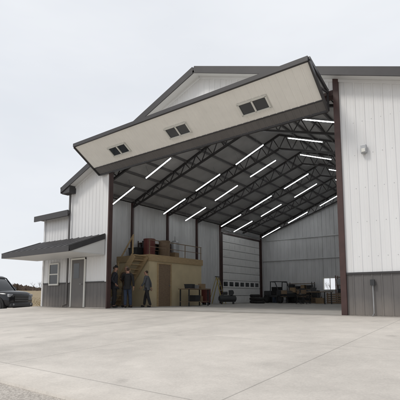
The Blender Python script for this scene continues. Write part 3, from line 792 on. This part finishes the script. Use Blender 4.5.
    skinned('trousers',[(TV,TE,'pel')],trousers,r,2)
    for s,sg in (('l',1),('r',-1)):
        hx=sg*stance*1.06; yo=stride*sg
        skinned('shoe',[({0:((hx,.05+yo,.05),.048),1:((hx,-.04+yo,.05),.048),2:((hx*1.08,-.15+yo,.04),.042)},[(0,1),(1,2)],0)],shoe,r,2)
    skinned('hair',[({0:(hd(0,.05,1.60),.060),1:(hd(0,.035,1.68),.082),2:(hd(0,-.01,1.730),.066)},[(0,1),(1,2)],0)],hair,r,2)
    if cap:
        skinned('cap',[({0:(hd(0,.02,1.715),.092),1:(hd(0,-.03,1.735),.085),2:(hd(0,-.13,1.705),(.07,.015))},[(0,1),(1,2)],0)],cap,r,2)
    for sg in (-1,1):
        x_,y_,z_=hd(sg*.032,-.098,1.652); mb=MB(); mb.cyl((x_,y_,z_),(x_,y_-.008,z_),.010,n=10); mb.build('eye',['black'],r)
    x_,y_,z_=hd(0,-.098,1.587); mb=MB(); mb.box(x_-.022,x_+.022,y_-.004,y_+.004,z_-.004,z_+.004); mb.build('mouth',['redp'],r)
    for sg in (-1,1):
        x_,y_,z_=hd(sg*.082,0,1.645); mb=MB(); mb.cyl((x_,y_,z_),(x_+sg*.014,y_+.01,z_),.028,.022,n=12); mb.build('ear',['skin'],r)
    return r
M['jk1']=mat('navy_jacket_cloth',(.022,.024,.032),.85,0,.25,9,.3,60)
M['jk2']=mat('dark_brown_jacket_cloth',(.075,.048,.03),.85,0,.25,9,.3,60)
M['jk3']=mat('grey_shirt_cloth',(.085,.09,.10),.85,0,.2,9,.3,60)
M['jk5']=mat('black_coat_cloth',(.014,.014,.015),.85,0,.25,9,.3,60)
M['tr1']=mat('black_trouser_cloth',(.02,.02,.023),.9,0,.25,9,.2,80)
M['tr2']=mat('blue_denim',(.035,.05,.085),.9,0,.25,9,.2,80)
M['tr3']=mat('khaki_work_trousers',(.11,.085,.055),.9,0,.25,9,.2,80)
dn=((.25,.04,1.15),(.24,-.04,.91)); dnr=((-.25,.04,1.15),(-.27,.02,.90))
pockl=((.31,.09,1.17),(.20,-.07,.99)); pockr=((-.31,.09,1.17),(-.20,-.07,.99))
foldl=((.25,-.03,1.17),(-.02,-.21,1.19)); foldr=((-.25,-.03,1.18),(.03,-.19,1.14))
point=((.27,-.12,1.22),(.20,-.36,1.33))
person((-13.10,.62,.003),2.3,'person in navy jacket and cap with hands in pockets','jk1','tr1','hair',pockl,pockr,shift=.04,lean=.04,cap='jk5',bulk=1.05)
person((-13.22,1.45,.003),.5,'person in brown jacket and khaki trousers with arms crossed','jk2','tr3','hair2',foldl,foldr,hgt=1.03,stance=.14,shift=-.03,bulk=1.1)
person((-12.70,1.05,.003),-2.5,'person in black coat gesturing with one raised forearm','jk5','tr2','hair',point,dnr,hgt=.97,stride=.09,shift=.03,nod=.03)
person((-12.62,2.1,.003),-1.1,'person in grey shirt walking near the stair','jk3','tr1','hair',((.23,-.06,1.16),(.20,-.22,.97)),((-.24,.1,1.16),(-.25,.12,.92)),hgt=.93,stride=.19,lean=.06,nod=.02)

# ---------------------------------------------------------------- distant trees
mb=MB()
def twiggy(x,y,z,h):
    def limb(p,d,l,w,lev):
        q=p+d*l
        s=Vector((d.y,-d.x,0)); s=s.normalized() if s.length>.01 else Vector((1,0,0))
        s=(s+Vector((random.uniform(-.5,.5),random.uniform(-.5,.5),0))).normalized()
        mb.face([p-s*w,p+s*w,q+s*w*.5,q-s*w*.5])
        if lev<4:
            for _ in range(3 if lev<3 else 4):
                nd=(d+Vector((random.uniform(-.8,.8),random.uniform(-.8,.8),random.uniform(-.2,.5)))).normalized()
                limb(p+d*l*random.uniform(.5,1),nd,l*random.uniform(.55,.8),w*.55,lev+1)
    limb(Vector((x,y,z)),Vector((0,0,1)),h*.32,h*.022,0)
for i in range(150):
    a=math.radians(random.uniform(100,215)); R=random.uniform(150,215)
    x=-8+R*math.cos(a); y=5+R*math.sin(a)
    twiggy(x,y,gs(x,y)-.2,random.uniform(3.5,7.5))
o=mb.build('distant_trees',['twig'],recalc=False); o['kind']='stuff'; o['label']='far row of bare winter trees along the field'; o['category']='trees'
mb=MB()
for i in range(5000):
    a=math.radians(random.uniform(115,215)); R=random.gauss(235,9)
    x=-8+R*math.cos(a); y=5+R*math.sin(a); z=gs(x,y); h=random.uniform(1.5,4.5)*(.7+.3*math.sin(a*40))
    s=random.uniform(.5,1.4); t=random.uniform(0,3.1)
    dx,dy=s*math.cos(t),s*math.sin(t)
    mb.face([(x-dx*.3,y-dy*.3,z-.3),(x+dx*.3,y+dy*.3,z-.3),(x+dx,y+dy,z+h*random.uniform(.5,1)),(x,y,z+h),(x-dx,y-dy,z+h*random.uniform(.4,.9))])
o=mb.build('distant_scrub',['twig'],recalc=False); o['kind']='stuff'; o['label']='far band of brown winter scrub at the field edge'; o['category']='shrubs'
mb=MB()
for i in range(9000):
    x=random.uniform(-75,-26); y=random.uniform(2,60)
    if math.hypot(x+6,y+4)<27+random.uniform(0,8): continue
    z=gs(x,y)-.05; t=random.uniform(0,6.28); h=random.uniform(.1,.3); w=.03
    lx,ly=random.uniform(-.12,.12),random.uniform(-.12,.12)
    mb.face([(x-w*math.cos(t),y-w*math.sin(t),z),(x+w*math.cos(t),y+w*math.sin(t),z),(x+lx,y+ly,z+h)])
M['straw']=mat('dry_grass_blades',(.30,.23,.12),.9,0,.3,.5)
o=mb.build('dry_grass',['straw'],recalc=False); o['kind']='stuff'; o['label']='sparse dry winter grass'; o['category']='grass'

# ---------------------------------------------------------------- light
az=math.radians(210); el=math.radians(50)
W=bpy.data.worlds.new('World'); S.world=W; W.use_nodes=True; nt=W.node_tree
bg=nt.nodes['Background']; sk=nt.nodes.new('ShaderNodeTexSky'); sk.sky_type='NISHITA'; sk.sun_disc=False
sk.sun_elevation=el; sk.sun_rotation=az; sk.dust_density=3
sc=nt.nodes.new('ShaderNodeVectorMath'); sc.operation='SCALE'; sc.inputs['Scale'].default_value=.12; nt.links.new(sk.outputs[0],sc.inputs[0])
tc=nt.nodes.new('ShaderNodeTexCoord'); mp=nt.nodes.new('ShaderNodeMapping'); mp.inputs['Scale'].default_value=(1,1,3.5)
nt.links.new(tc.outputs['Generated'],mp.inputs[0])
nz=nt.nodes.new('ShaderNodeTexNoise'); nz.inputs['Scale'].default_value=1.6; nz.inputs['Detail'].default_value=5; nt.links.new(mp.outputs[0],nz.inputs['Vector'])
mr=nt.nodes.new('ShaderNodeMapRange'); nt.links.new(nz.outputs['Fac'],mr.inputs[0]); mr.inputs[1].default_value=.3; mr.inputs[2].default_value=.7; mr.inputs[3].default_value=.82; mr.inputs[4].default_value=.98
mx=nt.nodes.new('ShaderNodeMix'); mx.data_type='RGBA'; nt.links.new(mr.outputs[0],mx.inputs['Factor']); nt.links.new(sc.outputs[0],mx.inputs['A']); mx.inputs['B'].default_value=(.88,.905,.945,1)
nt.links.new(mx.outputs['Result'],bg.inputs['Color']); bg.inputs['Strength'].default_value=1.0
sl=bpy.data.lights.new('sun','SUN'); sl.energy=1.5; sl.angle=math.radians(12); sl.color=(1,.95,.88)
so=bpy.data.objects.new('sun',sl); COL.objects.link(so)
dirv=Vector((math.sin(az)*math.cos(el),math.cos(az)*math.cos(el),math.sin(el)))
so.rotation_euler=(-dirv).to_track_quat('-Z','Y').to_euler()
so.location=dirv*60
S.view_settings.view_transform='Standard'; S.view_settings.look='None'; S.view_settings.exposure=0
cd=bpy.data.cameras.new('camera'); co=bpy.data.objects.new('camera',cd); COL.objects.link(co)
co.location=(0,-10.68,.49); co.rotation_euler=(math.radians(90+6.56),0,math.radians(37.15))
cd.lens=36; cd.sensor_width=36; cd.sensor_fit='HORIZONTAL'; cd.shift_y=.125; cd.clip_end=5000; cd.clip_start=.05
S.camera=co
for o in bpy.data.objects:
    for k in ('_worldbuilt','_origin'):
        if k in o: del o[k]
